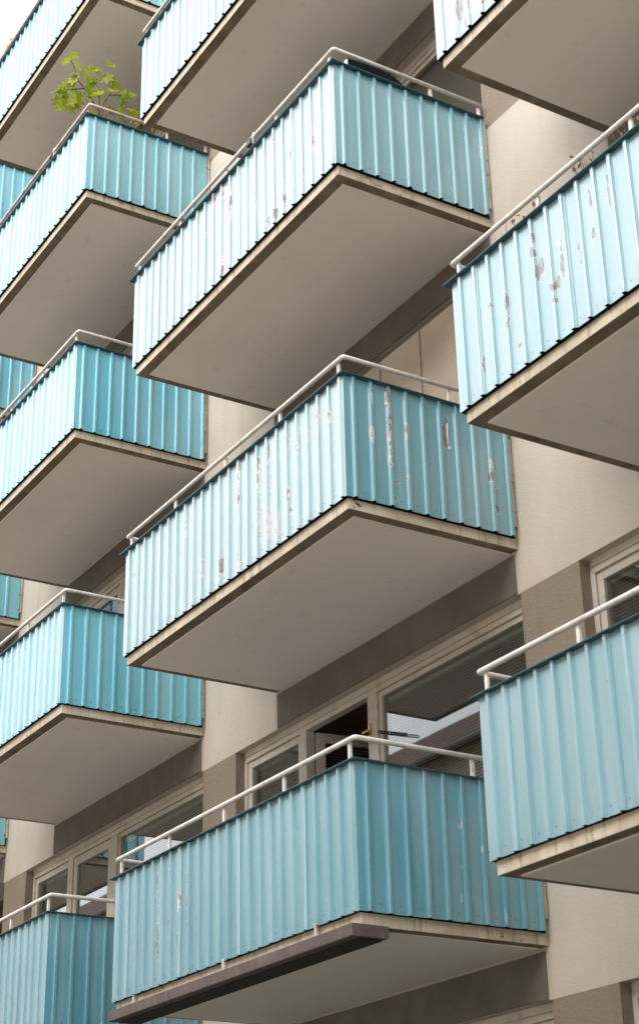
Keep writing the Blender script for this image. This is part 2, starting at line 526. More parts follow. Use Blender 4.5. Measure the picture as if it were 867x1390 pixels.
ME['rail_post_rust'] = ME['rail_post'].copy(); ME['rail_post_rust'].materials[0] = M['rustrail']
ME['end_post'] = mesh_of(MB().box(-0.02, 0.02, -0.012, 0.012, 0.167, PANEL_Z1), 'end_post', M['concrete'], 0.002)
ME['wall_bracket'] = mesh_of(MB().box(-0.010, 0.014, -0.012, 0.012, -0.014, 0.014).box(-0.005, 0.009, 0.012, 0.048, -0.007, 0.007), 'wall_bracket', M['darkmetal'], 0.003)
POSTS_FRONT = (0.03, 0.86, 1.72, 2.57, 3.40)
POSTS_SIDE = (-0.53, -0.055)

def balcony(col, fl, label, hot_f=(), hot_s=(), wf=0.55, ws=0.5, core=1.0, lo=-9, hi=99, rust=False, seed=None, tint=(.112, .312, .368), fade=.34):
    seed = seed if seed is not None else hash((COLX[col], fl)) % 999
    t = empty('balcony', (COLX[col], 0, FLZ[fl]), label, 'balcony', 'turquoise balconies on the facade')
    link('slab', ME['slab'], t)
    link('soffit', ME['soffit'], t)
    link('floor_covering', ME['floor_covering'], t)
    fm = sheet_mesh('front_panel', FRONT_L, FRONT_FIRST, FRONT_N, [(u + OFF, z, a, b, c * core) for u, z, a, b, c in hot_f], steady(wf, lo, hi), seed=seed)
    fp = link('front_panel', fm, t, (FRONT_X0, -D - OFF, PANEL_Z0), 0.0018)
    sm = sheet_mesh('side_panel', SIDE_L, SIDE_FIRST, SIDE_N, [(y + D + OFF, z, a, b, c) for y, z, a, b, c in hot_s], steady(ws), seam=(4,), seed=seed + 5)
    sp = link('side_panel', sm, t, (W + OFF, -D - OFF, PANEL_Z0), 0.0018)
    sp.rotation_euler.z = PI / 2
    if 'side_left' not in ME:
        ME['side_left'] = sheet_mesh('side_panel', SIDE_L, 0.10, SIDE_N, (), steady(0.5), seam=(4,), seed=77)
    lp = link('side_panel', ME['side_left'], t, (-OFF, -0.045, PANEL_Z0), 0.0018)
    lp.rotation_euler.z = -PI / 2
    link('drip_flashing', ME['flashing'], t)
    link('coping', ME['coping'], t)
    link('handrail', ME['handrail_rust' if rust else 'handrail'], t)
    pm = ME['rail_post_rust' if rust else 'rail_post']
    for x in POSTS_FRONT:
        link('rail_post', pm, t, (x, -D - 0.004, 0))
    for x in (-0.004, W + 0.004):
        for y in POSTS_SIDE:
            link('rail_post', pm, t, (x, y, 0)).rotation_euler.z = PI / 2
    for x in (-0.005, W + 0.005):
        link('end_post', ME['end_post'], t, (x, -0.022, 0))
    for z in (0.20, 0.40, 0.86):
        link('wall_bracket', ME['wall_bracket'], t, (W + 0.014, -0.052, z))
    for o in (sp, lp):
        o.color = (*tint, 1)
    fp.color = (*(a + (b - a) * fade for a, b in zip(tint, (.56, .58, .575))), 1)      # front tint mixed towards a pale grey
    return t, fp, sp

def flake(parent, u, z, w, h, curl, seed):
    """a strip of paint still hanging by one edge, curled off the sheet"""
    rnd = random.Random(seed)
    mb = MB(); n, k = 7, 5
    for i in range(n + 1):
        s = i / n
        ww = w * (0.35 + 0.65 * math.sin(PI * (0.12 + 0.8 * s)))
        for j in range(k + 1):
            q = j / k
            y = -0.003 - curl * (1 - math.cos(q * 2.0)) * (0.6 + 0.4 * math.sin(5 * s + seed)) * 0.5
            mb.v.append((u + ww * math.sin(q * 1.9) / 1.9 + rnd.uniform(-.0012, .0012), y, z + h * (s - 0.5) + rnd.uniform(-.002, .002)))
    for i in range(n):
        for j in range(k):
            a = i * (k + 1) + j
            mb.f.append((a, a + 1, a + k + 2, a + k + 1)); mb.mi.append(0)
    return mb.build('paint_flake', M['bareflake'], parent, True, solid=0.0008)

S = 0.028
def spots(L, ru=0.03, rz=0.09, am=0.8):
    return [(u, z, ru, rz, am) for u, z in L]

# the paint has weathered differently from balcony to balcony
TL, TL2, TD = (.112, .45, .56), (.125, .39, .455), (.075, .275, .345)
# centre column
balcony('C', 2, 'turquoise balcony directly above the balcony with the black board behind its railing', wf=0.35, seed=11)
b_c1, f_c1, s_c1 = balcony('C', 1, 'turquoise balcony with a black board behind its side railing and a peeling front',
    spots([(1.55, .93), (1.67, .72), (1.67, .55), (1.68, .33), (1.82, .89), (1.82, .55), (1.83, .35), (1.83, .15), (1.95, .85), (1.96, .6), (1.96, .35),
           (2.1, .91), (2.09, .63), (2.09, .4), (2.09, .2), (2.38, .65), (2.38, .39), (2.57, .86), (2.56, .53), (2.56, .21), (3.0, .57), (3.16, .52), (3.15, .2)], .019, .15, .78)
    + [(2.60, .17, .04, .07, .95), (2.47, .17, .035, .08, .85), (2.84, .57, .045, .12, .98), (2.84, .78, .03, .12, .7)],
    spots([(-.24, .82), (-.24, .68), (-.09, .7), (-.09, .38), (-.4, .2), (-.4, .35)], .02, .09, .6), 0.95, 0.45, lo=1.2, hi=3.4, core=1.1, seed=23)
b_c0, f_c0, s_c0 = balcony('C', 0, 'turquoise balcony with a long dark torn scar in the paint of its right side panel',
    spots([(2.3, .82), (2.3, .68), (2.31, .5), (2.31, .26), (2.44, .88), (2.45, .62), (2.46, .4), (2.46, .25), (2.38, .84)], .018, .14, .70)
    + spots([(1.82, .72), (1.93, .79), (1.99, .68), (2.87, .72), (2.9, .85), (2.73, .41), (2.75, .27), (3.32, .77), (3.44, .22)], .022, .07, .72)
    + [(1.72, .24, .035, .09, .92), (0.15, .8, .025, .12, .7), (0.02, .5, .03, .3, .62)],
    [(-.605, .80, .027, .055, 1.5), (-.607, .73, .034, .085, 1.6), (-.59, .88, .014, .05, 1.4),
     (-1.10, .94, .028, .08, 1.0), (-1.09, .83, .022, .09, .9), (-1.09, .73, .028, .08, .92), (-1.1, .62, .02, .1, .8), (-1.1, .45, .025, .1, .75),
     (-.955, .70, .018, .09, .95), (-1.235, .9, .02, .09, .85), (-1.245, .6, .02, .1, .68), (-1.04, .28, .028, .03, .95), (-1.06, .15, .02, .03, .9),
     (-.97, .33, .02, .025, .9), (-.23, .51, .03, .05, .98), (-.19, .43, .03, .04, .95), (-.19, .27, .035, .055, 1.0), (-.22, .6, .02, .1, .72)],
    0.8, 0.5, lo=1.0, hi=3.4, core=1.12, seed=37)
b_d, f_d, s_d = balcony('C', -1, 'turquoise balcony with a brown awning box fixed below its front edge',
    [(.63, .76, .022, .10, .95), (.64, .63, .02, .10, .95), (.71, .84, .016, .16, .72), (.77, .78, .022, .08, .9), (.77, .68, .025, .06, .95), (.71, .46, .014, .16, .95),
     (.77, .55, .025, .08, .8), (.77, .45, .03, .08, .98), (.76, .33, .03, .08, .9), (.93, .85, .022, .12, .9), (.93, .72, .02, .12, .88), (.93, .6, .02, .1, .8), (.94, .5, .022, .06, .95),
     (1.08, .36, .03, .07, .98), (1.08, .26, .02, .08, .7), (1.24, .76, .02, .06, .8), (1.24, .6, .02, .07, .75), (1.24, .43, .02, .04, .9), (1.1, .62, .025, .1, .72), (.02, .85, .02, .04, .8),
     (2.98, .17, .018, .07, .95), (3.12, .17, .02, .09, .8), (2.98, .1, .02, .04, .9)],
    spots([(-.8, .88), (-.68, .72), (-.68, .42), (-.53, .57), (-.37, .15), (-.16, .17), (-.69, .25)], .018, .06, .6), 0.22, 0.4, core=1.22, seed=41, tint=TD, fade=.09)
# right column
balcony('R', 1, 'turquoise balcony directly above the one with dry twigs behind its front railing',
    [(.27, .32, .04, .14, 1.3), (.31, .16, .028, .07, .95), (.39, .25, .02, .09, .8), (.52, .21, .03, .08, .9), (.66, .3, .03, .2, .8)], (), 0.5, 0.4, seed=53)
b_r0, f_r0, s_r0 = balcony('R', 0, 'turquoise balcony with dry twigs sticking up behind its front railing',
    [(.82, .88, .02, .06, .8), (.81, .77, .022, .05, .92), (.86, .655, .034, .07, 1.3), (.83, .62, .015, .08, .9), (1.05, .69, .018, .05, .8), (1.05, .55, .024, .10, 1.2), (1.0, .47, .03, .06, .95),
     (.96, .44, .02, .05, .85), (.97, .35, .022, .03, .92), (1.2, .59, .018, .035, .95), (1.21, .5, .015, .06, .8), (1.02, .72, .022, .04, .7), (.37, .64, .02, .03, .92), (.6, .24, .025, .03, .9),
     (.25, .3, .016, .09, .75), (.52, .6, .016, .12, .75), (.52, .45, .016, .08, .75), (.66, .42, .015, .05, .7), (1.34, .6, .03, .05, .9), (1.5, .8, .02, .15, .8), (1.34, .85, .02, .1, .85)],
    (), 0.42, 0.4, core=1.15, seed=61, fade=.2)
balcony('R', -1, 'clean pale turquoise balcony in front of a white two-sash window, below the one with twigs', [(.05, .3, .02, .02, .6)], (), 0.05, 0.1, seed=67, tint=TD, fade=.16)
# left column
balcony('L', 3, 'topmost turquoise balcony, its railing against the white sky', (), (), 0.15, 0.2, rust=True, seed=71, tint=TL2, fade=.24)
balcony('L', 2, 'turquoise balcony with a potted fig tree at its railing corner', [(3.2, .3, .03, .1, .6)], (), 0.2, 0.15, rust=True, seed=73, tint=TL2, fade=.24)
balcony('L', 1, 'turquoise balcony directly below the balcony with the fig tree', (), (), 0.12, 0.12, seed=79, tint=TL)
balcony('L', 0, 'turquoise balcony two floors below the balcony with the fig tree', (), (), 0.2, 0.15, seed=83, tint=TL)
balcony('L', -1, 'dark turquoise balcony low before a wide window row with slat blinds', (), (), 0.1, 0.1, seed=89, tint=TD, fade=.12)
balcony('R', -2, 'turquoise balcony below the clean pale one', (), (), 0.1, 0.1, seed=101)
balcony('C', -2, 'turquoise balcony below the one with the brown awning box', (), (), 0.1, 0.1, seed=103)
balcony('L', -2, 'turquoise balcony below the lowest visible one of the leftmost stack', (), (), 0.1, 0.1, seed=105)
# far left column, of which only the ends show past the left stack
balcony('LL', 3, 'turquoise balcony end behind the left railing of the fig tree balcony', (), (), 0.2, 0.25, seed=91, tint=TL)
balcony('LL', 2, 'turquoise balcony end in the gap under the fig tree balcony', (), (), 0.2, 0.35, seed=93, tint=TL)
balcony('LL', 1, 'turquoise balcony end in the gap two floors below the fig tree balcony', (), (), 0.2, 0.3, seed=97, tint=TL)
balcony('LL', 0, 'turquoise balcony end of which only a sliver shows above the lowest left balcony', (), (), 0.2, 0.3, seed=99, tint=TL)

flake(s_c0, D + OFF - .592, .775 - PANEL_Z0, .016, .17, .014, 3)
flake(s_c0, D + OFF - .585, .665 - PANEL_Z0, .03, .03, .016, 5)
flake(s_c0, D + OFF - 1.118, .92 - PANEL_Z0, .022, .11, .03, 8)
flake(f_d, .655 + OFF, .70 - PANEL_Z0, .012, .22, .014, 12)
flake(f_d, .72 + OFF, .46 - PANEL_Z0, .010, .17, .012, 13)
flake(f_r0, .815 + OFF, .67 - PANEL_Z0, .012, .10, .012, 17)

# ---------------------------------------------------------------- the building
bld = empty('apartment_building', (2.0, 0.2, GROUND), 'cream rendered apartment building carrying the turquoise balconies', 'building')
def to_bld(o):
    o.parent = bld
    o.matrix_parent_inverse = Matrix.Translation(-Vector(bld.location))
    return o

OX0, OX1 = -0.735, 3.457          # window opening, from the column's own zero
SILL, HEAD = 0.955, 2.467
DX0, DX1 = 0.30, 1.37             # balcony door inside it
REVEAL = 0.09
XS = {-25.0, 20.0}
for c in COLX.values():
    XS |= {c + OX0, c + DX0, c + DX1, c + OX1}
XS = sorted(XS)
ZS = {GROUND - 0.3, 11.7}
for k, z in FLZ.items():
    ZS |= {z + 0.17, z + SILL, z + HEAD}
ZS = sorted(ZS)
def cell_kind(x, z):
    """hole / band (grey-beige between the windows) / wall"""
    for k, fz in FLZ.items():
        for c in COLX.values():
            if c + OX0 < x < c + OX1 and fz + SILL < z < fz + HEAD: return 'hole'
            if c + DX0 < x < c + DX1 and fz + 0.17 < z < fz + HEAD: return 'hole'
        if fz + SILL < z < fz + HEAD and min(COLX.values()) + OX0 - 1 < x < 12: return 'band'
    return 'wall'
wmb, bmb = MB(), MB()
kinds = {}
for i in range(len(XS) - 1):
    for j in range(len(ZS) - 1):
        kinds[i, j] = cell_kind((XS[i] + XS[i + 1]) / 2, (ZS[j] + ZS[j + 1]) / 2)
T = 0.30
for (i, j), k in kinds.items():
    if k == 'hole': continue
    x0, x1, z0, z1 = XS[i], XS[i + 1], ZS[j], ZS[j + 1]
    mb = bmb if k == 'band' else wmb
    mb.quad((x0, 0, z0), (x1, 0, z0), (x1, 0, z1), (x0, 0, z1))
    mb.quad((x0, T, z0), (x0, T, z1), (x1, T, z1), (x1, T, z0))
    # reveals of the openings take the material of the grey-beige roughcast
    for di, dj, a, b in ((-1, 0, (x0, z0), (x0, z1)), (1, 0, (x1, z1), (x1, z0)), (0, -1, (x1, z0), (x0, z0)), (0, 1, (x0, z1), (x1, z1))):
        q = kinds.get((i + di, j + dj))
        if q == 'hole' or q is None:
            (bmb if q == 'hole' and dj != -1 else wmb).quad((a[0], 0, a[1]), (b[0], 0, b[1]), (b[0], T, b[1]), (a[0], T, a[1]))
def weld(o):
    bm = bmesh.new(); bm.from_mesh(o.data)
    bmesh.ops.remove_doubles(bm, verts=bm.verts, dist=1e-4)
    bm.to_mesh(o.data); bm.free()
w = wmb.build('wall', M['wall']); weld(w); to_bld(w)
w = bmb.build('window_pier', M['band']); weld(w); to_bld(w)
to_bld(MB().box(-25.1, 20.1, 0.31, 12.3, 11.45, 11.85).build('roof', M['gutter'], bevel=0.02))
# added grey-brown boards that paint the shade under the slabs onto the wall
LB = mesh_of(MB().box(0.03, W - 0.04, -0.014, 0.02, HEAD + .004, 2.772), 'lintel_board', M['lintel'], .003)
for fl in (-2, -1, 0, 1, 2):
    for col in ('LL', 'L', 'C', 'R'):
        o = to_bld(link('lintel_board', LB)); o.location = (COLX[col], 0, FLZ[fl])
# rooms behind the windows, one per flat row
for k, fz in FLZ.items():
    mb = MB()
    x0, x1, y0, y1, z0, z1 = -11.5, 9.2, T + 0.002, 4.2, fz + 0.17, fz + 2.62
    mb.quad((x0, y1, z0), (x1, y1, z0), (x1, y1, z1), (x0, y1, z1))
    mb.quad((x0, y0, z0), (x0, y1, z0), (x0, y1, z1), (x0, y0, z1))
    mb.quad((x1, y0, z0), (x1, y1, z0), (x1, y1, z1), (x1, y0, z1))
    mb.quad((x0, y0, z0), (x1, y0, z0), (x1, y1, z0), (x0, y1, z0))
    mb.quad((x0, y0, z1), (x1, y0, z1), (x1, y1, z1), (x0, y1, z1))
    for px in (-5.75, -0.93, 3.9):                        # party walls
        mb.box(px - .06, px + .06, y0 + .001, y1 - .001, z0 + .001, z1 - .001)
    to_bld(mb.build('inner_room', M['room']))

F0, F1 = REVEAL, REVEAL + 0.065        # frame depth
def slats(x0, x1, z0, z1, y, pitch, tilt, chord):
    mb = MB()
    n = int((z1 - z0) / pitch)
    dy, dz = chord / 2 * math.cos(tilt), chord / 2 * math.sin(tilt)
    for k in range(n + 1):
        z = z1 - k * pitch
        a = len(mb.v)
        mb.v += [(x0, y - dy, z - dz), (x1, y - dy, z - dz), (x1, y, z + 0.002), (x0, y, z + 0.002), (x1, y + dy, z + dz), (x0, y + dy, z + dz)]
        mb.f += [(a, a + 1, a + 2, a + 3), (a + 3, a + 2, a + 4, a + 5)]; mb.mi += [0, 0]
    return mb
def bar_frame(x0, x1, z0, z1, wd, y0, y1):
    return MB().box(x0, x0 + wd, y0, y1, z0, z1).box(x1 - wd, x1, y0, y1, z0, z1).box(x0 + wd, x1 - wd, y0, y1, z1 - wd, z1).box(x0 + wd, x1 - wd, y0, y1, z0, z0 + wd)

WM = {}
fm = MB()
fm.box(OX0 - .03, OX0 + .045, F0, F1, SILL - .03, HEAD + .03)         # left jamb
fm.box(OX1 - .02, OX1 + .03, F0, F1, SILL - .03, HEAD + .03)
fm.box(OX0 + .045, OX1 - .02, F0 - .02, F1, HEAD - .05, HEAD + .03)        # head
fm.box(OX0 + .045, OX1 - .02, F0 - .008, F1, HEAD - .095, HEAD - .0502)
fm.box(OX0 + .045, DX0 - .03, F0, F1, SILL - .03, SILL + .05)
fm.box(DX1 + .03, OX1 - .02, F0, F1, SILL - .03, SILL + .05)
fm.box(0.25, 0.345, F0 - .006, F1 + .01, 0.14, HEAD - .045)           # posts either side of the door
fm.box(1.30, 1.435, F0 - .006, F1 + .01, 0.14, HEAD - .045)
fm.box(0.345, 1.30, F0, F1, 0.14, 0.20)
WM['frame'] = mesh_of(fm, 'window', M['frame'], 0.004)
WM['sash'] = mesh_of(bar_frame(OX0 + .05, 0.245, SILL + .055, HEAD - .097, .062, F0 + .012, F1 + .012), 'sash_frame', M['frame'], 0.005)
WM['bead'] = mesh_of(bar_frame(1.44, OX1 - .025, SILL + .055, HEAD - .097, .045, F0 + .012, F1 + .004), 'sash_frame', M['frame'], 0.004)
WM['pane_a'] = mesh_of(MB().box(OX0 + .10, 0.195, F0 + .035, F0 + .041, SILL + .10, HEAD - .15), 'pane', M['glass'])
WM['pane_b'] = mesh_of(MB().box(1.475, OX1 - .06, F0 + .035, F0 + .041, SILL + .09, HEAD - .138), 'pane', M['glass'])
dl = bar_frame(0, 0.94, 0.21, HEAD - .10, .085, 0, .055)
WM['door'] = mesh_of(dl, 'balcony_door', M['frame'], 0.005)
WM['door_pane'] = mesh_of(MB().box(.085, .855, .024, .030, .295, HEAD - .185), 'pane', M['glass'])
WM['blind_a'] = mesh_of(slats(OX0 + .10, 0.19, SILL + .1, HEAD - .19, F1 + .030, .0250, -0.12, .0215), 'slat_blind', M['blind'])
WM['blind_b'] = mesh_of(slats(1.48, OX1 - .05, SILL + .1, HEAD - .19, F1 + .030, .0250, -0.12, .0215), 'slat_blind', M['blind'])
WM['blind_d'] = mesh_of(slats(.09, .85, .3, HEAD - .2, .075, .0250, -0.12, .0215), 'slat_blind', M['blind'])
WM['headrail_a'] = mesh_of(MB().box(OX0 + .10, 0.19, F1 + .012, F1 + .048, HEAD - .18, HEAD - .140), 'blind_headrail', M['frame'], .003)
WM['headrail_b'] = mesh_of(MB().box(1.48, OX1 - .05, F1 + .012, F1 + .048, HEAD - .18, HEAD - .140), 'blind_headrail', M['frame'], .003)
ob = slats(OX0 + .06, OX1 - .03, SILL + .02, HEAD - .03, F0 - .04, .030, -1.02, .0305)
WM['outer_blind'] = mesh_of(ob, 'outer_blind', M['creamblind'])
cd = MB()
for x in (0.1, 0.95, 1.75, 2.35, 2.95):
    cd.box(x - .003, x + .003, F0 - .052, F0 - .047, SILL + .02, HEAD - .03)
WM['cord'] = mesh_of(cd, 'blind_cord', M['cord'])
WM['roller'] = mesh_of(MB().box(1.48, OX1 - .05, F1 + .03, F1 + .034, SILL + .05, HEAD - .09), 'roller_blind', M['brownblind'])  # brown sheet standing in for the brownish reflection in the pane

def window(col, fl, door_open=0.0, outer=False, roller=False, sash_open=0.0, blinds=True, label=None):
    wn = to_bld(link('window', WM['frame']))
    wn.location = (COLX[col], 0, FLZ[fl])
    if label: wn['label'] = label
    def sub(key, name, par=wn, loc=(0, 0, 0)):
        return link(name, WM[key], par, loc)
    if sash_open:
        s = sub('sash', 'sash_frame', wn, (0, 0, 0))
    else:
        sub('sash', 'sash_frame')
    sub('pane_a', 'pane')
    sub('bead', 'sash_frame'); sub('pane_b', 'pane')
    for key, nm in (('door', 'balcony_door'), ('door_pane', 'pane')) + ((('blind_d', 'slat_blind'),) if blinds and not outer else ()):
        o = sub(key, nm, wn, (1.295, F1 + .012, 0) if door_open else (0.352, F0 + .008, 0))
        if door_open:
            # hinged on the far post, swung into the room
            o.location = (0.36, F1 + .02, 0); o.rotation_euler.z = door_open
    if blinds and not outer:
        sub('blind_a', 'slat_blind'); sub('headrail_a', 'blind_headrail')
        if roller:
            sub('roller', 'roller_blind')
        else:
            sub('blind_b', 'slat_blind'); sub('headrail_b', 'blind_headrail')
    if outer:
        sub('outer_blind', 'outer_blind'); sub('cord', 'blind_cord')
    return wn

for fl in FLZ:
    for col in COLX:
        if col == 'LL' and fl in (-2, -1): continue
        kw = {}
        if (col, fl) == ('C', -1): kw = dict(door_open=1.42, label='window row with its balcony door swung open')
        if (col, fl) == ('L', -1): kw = dict(door_open=0.0)
        if (col, fl) == ('C', 0): kw = dict(outer=True, label='window row behind a closed cream slat blind')
        if (col, fl) == ('C', 1): kw = dict(roller=True, label='window with a brown roller blind')
        if (col, fl) == ('L', 0): kw = dict(blinds=False)
        w_ = window(col, fl, **kw)
        if (col, fl) == ('C', -1):
            link('door_stay', mesh_of(MB().tube([(0.78, F1 + .30, 2.12), (1.28, F1 + .02, 2.13)], .008, 8), 'door_stay', M['brass'], smooth=True), w_)
            link('door_handle', mesh_of(MB().box(1.315, 1.345, F0 - .016, F0 - .006, 1.98, 2.14).box(1.28, 1.36, F0 - .05, F0 - .034, 2.06, 2.078).box(1.322, 1.338, F0 - .05, F0 - .006, 2.062, 2.076), 'door_handle', M['brass'], .002), w_)
            ch = MB()
            p0, p1 = Vector((1.46, F0 - .012, 2.035)), Vector((1.86, F0 - .020, 1.895))
            for q in range(9):
                c = p0.lerp(p1, (q + .5) / 9); dv = (p1 - p0).normalized() * 0.024
                ch.tube([c + dv * math.cos(a) + Vector((0, 0, 0.011)) * math.sin(a) for a in [2 * PI * i / 10 for i in range(11)]], .0045, 6, caps=False)
            link('window_chain', mesh_of(ch, 'window_chain', M['black'], smooth=True), w_)

# ---------------------------------------------------------------- things on the balconies
def at(col, fl, x, y, z):
    return (COLX[col] + x, y, FLZ[fl] + z)

# awning box
aw = empty('awning', at('C', -1, 1.75, -D, -0.026), 'brown closed awning box hung under the front edge of a turquoise balcony', 'awning')
AX0, AX1 = -1.70, 1.745
sec = [(-.085, .0), (-.085, -.070), (-.080, -.077), (.172, -.077), (.178, -.070), (.178, .0)]
mb = MB()
for x in (AX0, AX1):
    for y, z in sec:
        mb.v.append((x, y, z + .03))
n = len(sec)
mb.f = [(i, (i + 1) % n, n + (i + 1) % n, n + i) for i in range(n)] + [tuple(range(n - 1, -1, -1)), tuple(range(n, 2 * n))]
mb.mi = [0] * len(mb.f)
mb.build('awning_housing', M['awning'], aw, bevel=.003)
MB().box(AX0 + .04, AX1 - .04, -.02, .15, -.0565, -.0485).build('folded_cloth', M['cloth'], aw, bevel=.002)
for x in (-1.4, 0.0, 1.22):
    MB().box(x - .012, x + .012, -.03, -.004, .028, .13).build('bracket', M['frame'], aw, bevel=.002)

# black board behind the side railing
bb = empty('black_board', at('C', 1, 3.38, -0.99, 0.165), 'black curved board leaning inside the side railing of a balcony', 'board')
mb = MB()
for s_, x in ((0, -.02), (1, .012)):
    for i in range(13):
        q = i / 12
        y = -.27 + .54 * q
        top = 1.235 - .02 * q + .022 * math.sin(PI * q) - .05 * max(0, q - .8) * 5 - 0.165
        mb.v += [(x, y, 0.0), (x, y, top)]
for i in range(12):
    a = i * 2
    mb.f += [(a, a + 2, a + 3, a + 1), (26 + a, 27 + a, 29 + a, 28 + a), (a + 1, a + 3, 29 + a, 27 + a), (a, 26 + a, 28 + a, a + 2)]
mb.f += [(0, 1, 27, 26), (24, 50, 51, 25)]
mb.mi = [0] * len(mb.f)
mb.build('board_panel', M['black'], bb)
MB().box(-.022, .014, -.285, -.272, .0, 1.055).build('board_edge', M['whiteplastic'], bb, bevel=.003)

# potted fig
LEAVES = [(3.09,-1.56,2.08),(3.11,-1.52,2.04),(3.13,-1.48,2.01),(3.21,-1.36,1.99),(3.24,-1.29,1.93),(3.16,-1.41,1.92),(3.13,-1.44,1.86),(3.16,-1.39,1.82),(3.2,-1.35,1.88),(3.11,-1.47,1.83),(3.22,-1.3,1.81),(3.25,-1.26,1.78),(3.28,-1.23,1.87),(3.3,-1.19,1.85),(3.29,-1.22,1.91),(3.32,-1.15,1.78),(3.31,-1.15,1.71),(3.33,-1.14,1.77),(3.07,-1.53,1.87),(3.05,-1.55,1.81),(3.06,-1.53,1.76),(3.03,-1.56,1.73),(3.0,-1.61,1.73),(2.98,-1.63,1.66),(2.97,-1.62,1.6),(3.01,-1.58,1.66),(3.03,-1.54,1.64),(3.04,-1.52,1.62),(3.01,-1.55,1.56),(3.01,-1.54,1.49),(2.99,-1.57,1.47),(3.11,-1.45,1.74),(3.09,-1.47,1.69),(3.12,-1.41,1.64),(3.08,-1.44,1.5),(3.06,-1.47,1.48),(3.12,-1.39,1.55),(3.11,-1.4,1.51),(3.14,-1.35,1.53),(3.22,-1.27,1.69),(3.23,-1.25,1.6),(3.25,-1.23,1.65),(3.22,-1.24,1.53),(3.18,-1.32,1.61),(3.33,-1.1,1.62),(3.35,-1.07,1.65),(3.36,-1.05,1.62),(3.39,-1.02,1.61),(3.41,-.98,1.62),(3.43,-.96,1.63),(3.39,-1.0,1.54),(3.37,-1.02,1.53),(3.36,-1.02,1.42),(3.38,-.99,1.4),(3.4,-.95,1.39),(3.27,-1.19,1.59),(3.27,-1.17,1.53),(3.18,-1.27,1.38),(3.25,-1.17,1.41),(3.25,-1.14,1.29),(3.17,-1.34,1.64)]
BR = [[(3.21,-1.22,.62),(3.21,-1.22,1.36),(3.19,-1.27,1.43),(3.17,-1.31,1.54),(3.15,-1.38,1.66),(3.11,-1.45,1.77),(3.1,-1.51,1.98),(3.08,-1.56,2.05)],[(3.21,-1.22,1.1),(3.23,-1.19,1.35),(3.25,-1.19,1.48),(3.29,-1.15,1.56),(3.3,-1.14,1.61),(3.3,-1.17,1.75)],[(3.29,-1.15,1.56),(3.36,-1.05,1.55),(3.41,-.98,1.61)],[(3.21,-1.21,1.2),(3.26,-1.14,1.34),(3.32,-1.05,1.31),(3.35,-.99,1.23),(3.43,-.86,1.22)],[(3.34,-1.01,1.27),(3.36,-.97,1.2)],[(3.21,-1.22,1.2),(3.2,-1.23,1.36),(3.22,-1.23,1.5),(3.23,-1.25,1.65),(3.2,-1.33,1.78),(3.2,-1.35,1.88)],[(3.15,-1.38,1.66),(3.05,-1.51,1.66),(3.0,-1.59,1.66)],[(3.38,-.99,1.4),(3.42,-.92,1.38),(3.44,-.9,1.42)],[(3.32,-1.05,1.31),(3.35,-1.02,1.38),(3.38,-.99,1.4)]]
PX, PY = 3.21, -1.21
fig = empty('potted_fig_tree', at('L', 2, PX, PY, 0.165), 'small green leaved fig tree in a pot leaning over a railing corner', 'potted tree')
def lf(p): return (p[0] - PX, p[1] - PY, p[2] - 0.165)
mb = MB()
for b in BR:
    r0 = 0.013 if b is BR[0] else 0.008
    m_ = len(b) - 1
    mb.tube([lf(p) for p in b], [r0 * (1 - .72 * i / m_) for i in range(m_ + 1)], 7)
mb.build('branches', M['bark'], fig, True)
mb = MB(); mb.tube([(0, 0, 0), (0, 0, .02), (0, 0, .46), (0, 0, .52)], [.10, .115, .165, .175], 24)
mb.build('flower_pot', M['terracotta'], fig, bevel=0)
mb = MB(); mb.tube([(0, 0, .5205), (0, 0, .53)], [.15, .14], 20); mb.build('soil', M['soil'], fig)
def leaf_cloud(name, pts, size, mat, parent, seed, droop=0.5, lobes=True, per=1, spread=0.0):
    rnd = random.Random(seed)
    v, f, tone = [], [], []
    out = [(-.02, 0), (-.16, .28), (-.50, .34), (-.30, .52), (-.46, .80), (-.16, .74), (0, 1.08), (.16, .74), (.46, .80), (.30, .52), (.50, .34), (.16, .28), (.02, 0)] if lobes else \
          [(0, 0), (-.2, .3), (-.24, .6), (0, 1.05), (.24, .6), (.2, .3)]
    for p in pts:
        for _ in range(per):
            s = size * rnd.uniform(.72, 1.25)
            q = Vector(p) + Vector((rnd.gauss(0, spread), rnd.gauss(0, spread), rnd.gauss(0, spread)))
            yaw = rnd.uniform(0, 2 * PI)
            R = Matrix.Rotation(yaw, 3, 'Z') @ Matrix.Rotation(-rnd.uniform(-.1, 1.5) * droop - .2, 3, 'X') @ Matrix.Rotation(rnd.uniform(-.6, .6), 3, 'Y')
            a = len(v); tn = rnd.random()
            v.append(tuple(q + R @ Vector((0, .5 * s, -.06 * s)))); tone.append(tn)      # midrib, folded down
            for x, y in out:
                v.append(tuple(q + R @ Vector((x * s, y * s, -.10 * s * y * y + .25 * s * abs(x) * .5)))); tone.append(tn)
            m = len(out)
            for i in range(m):
                f.append((a, a + 1 + i, a + 1 + (i + 1) % m))
    me = bpy.data.meshes.new(name); me.from_pydata(v, [], f)
    me.attributes.new('tone', 'FLOAT', 'POINT').data.foreach_set('value', tone)
    me.materials.append(mat); me.update()
    return link(name, me, parent)
leaf_cloud('foliage', [lf(p) for p in LEAVES], .142, M['leaf'], fig, 5, 0.9, True, 1, .012)

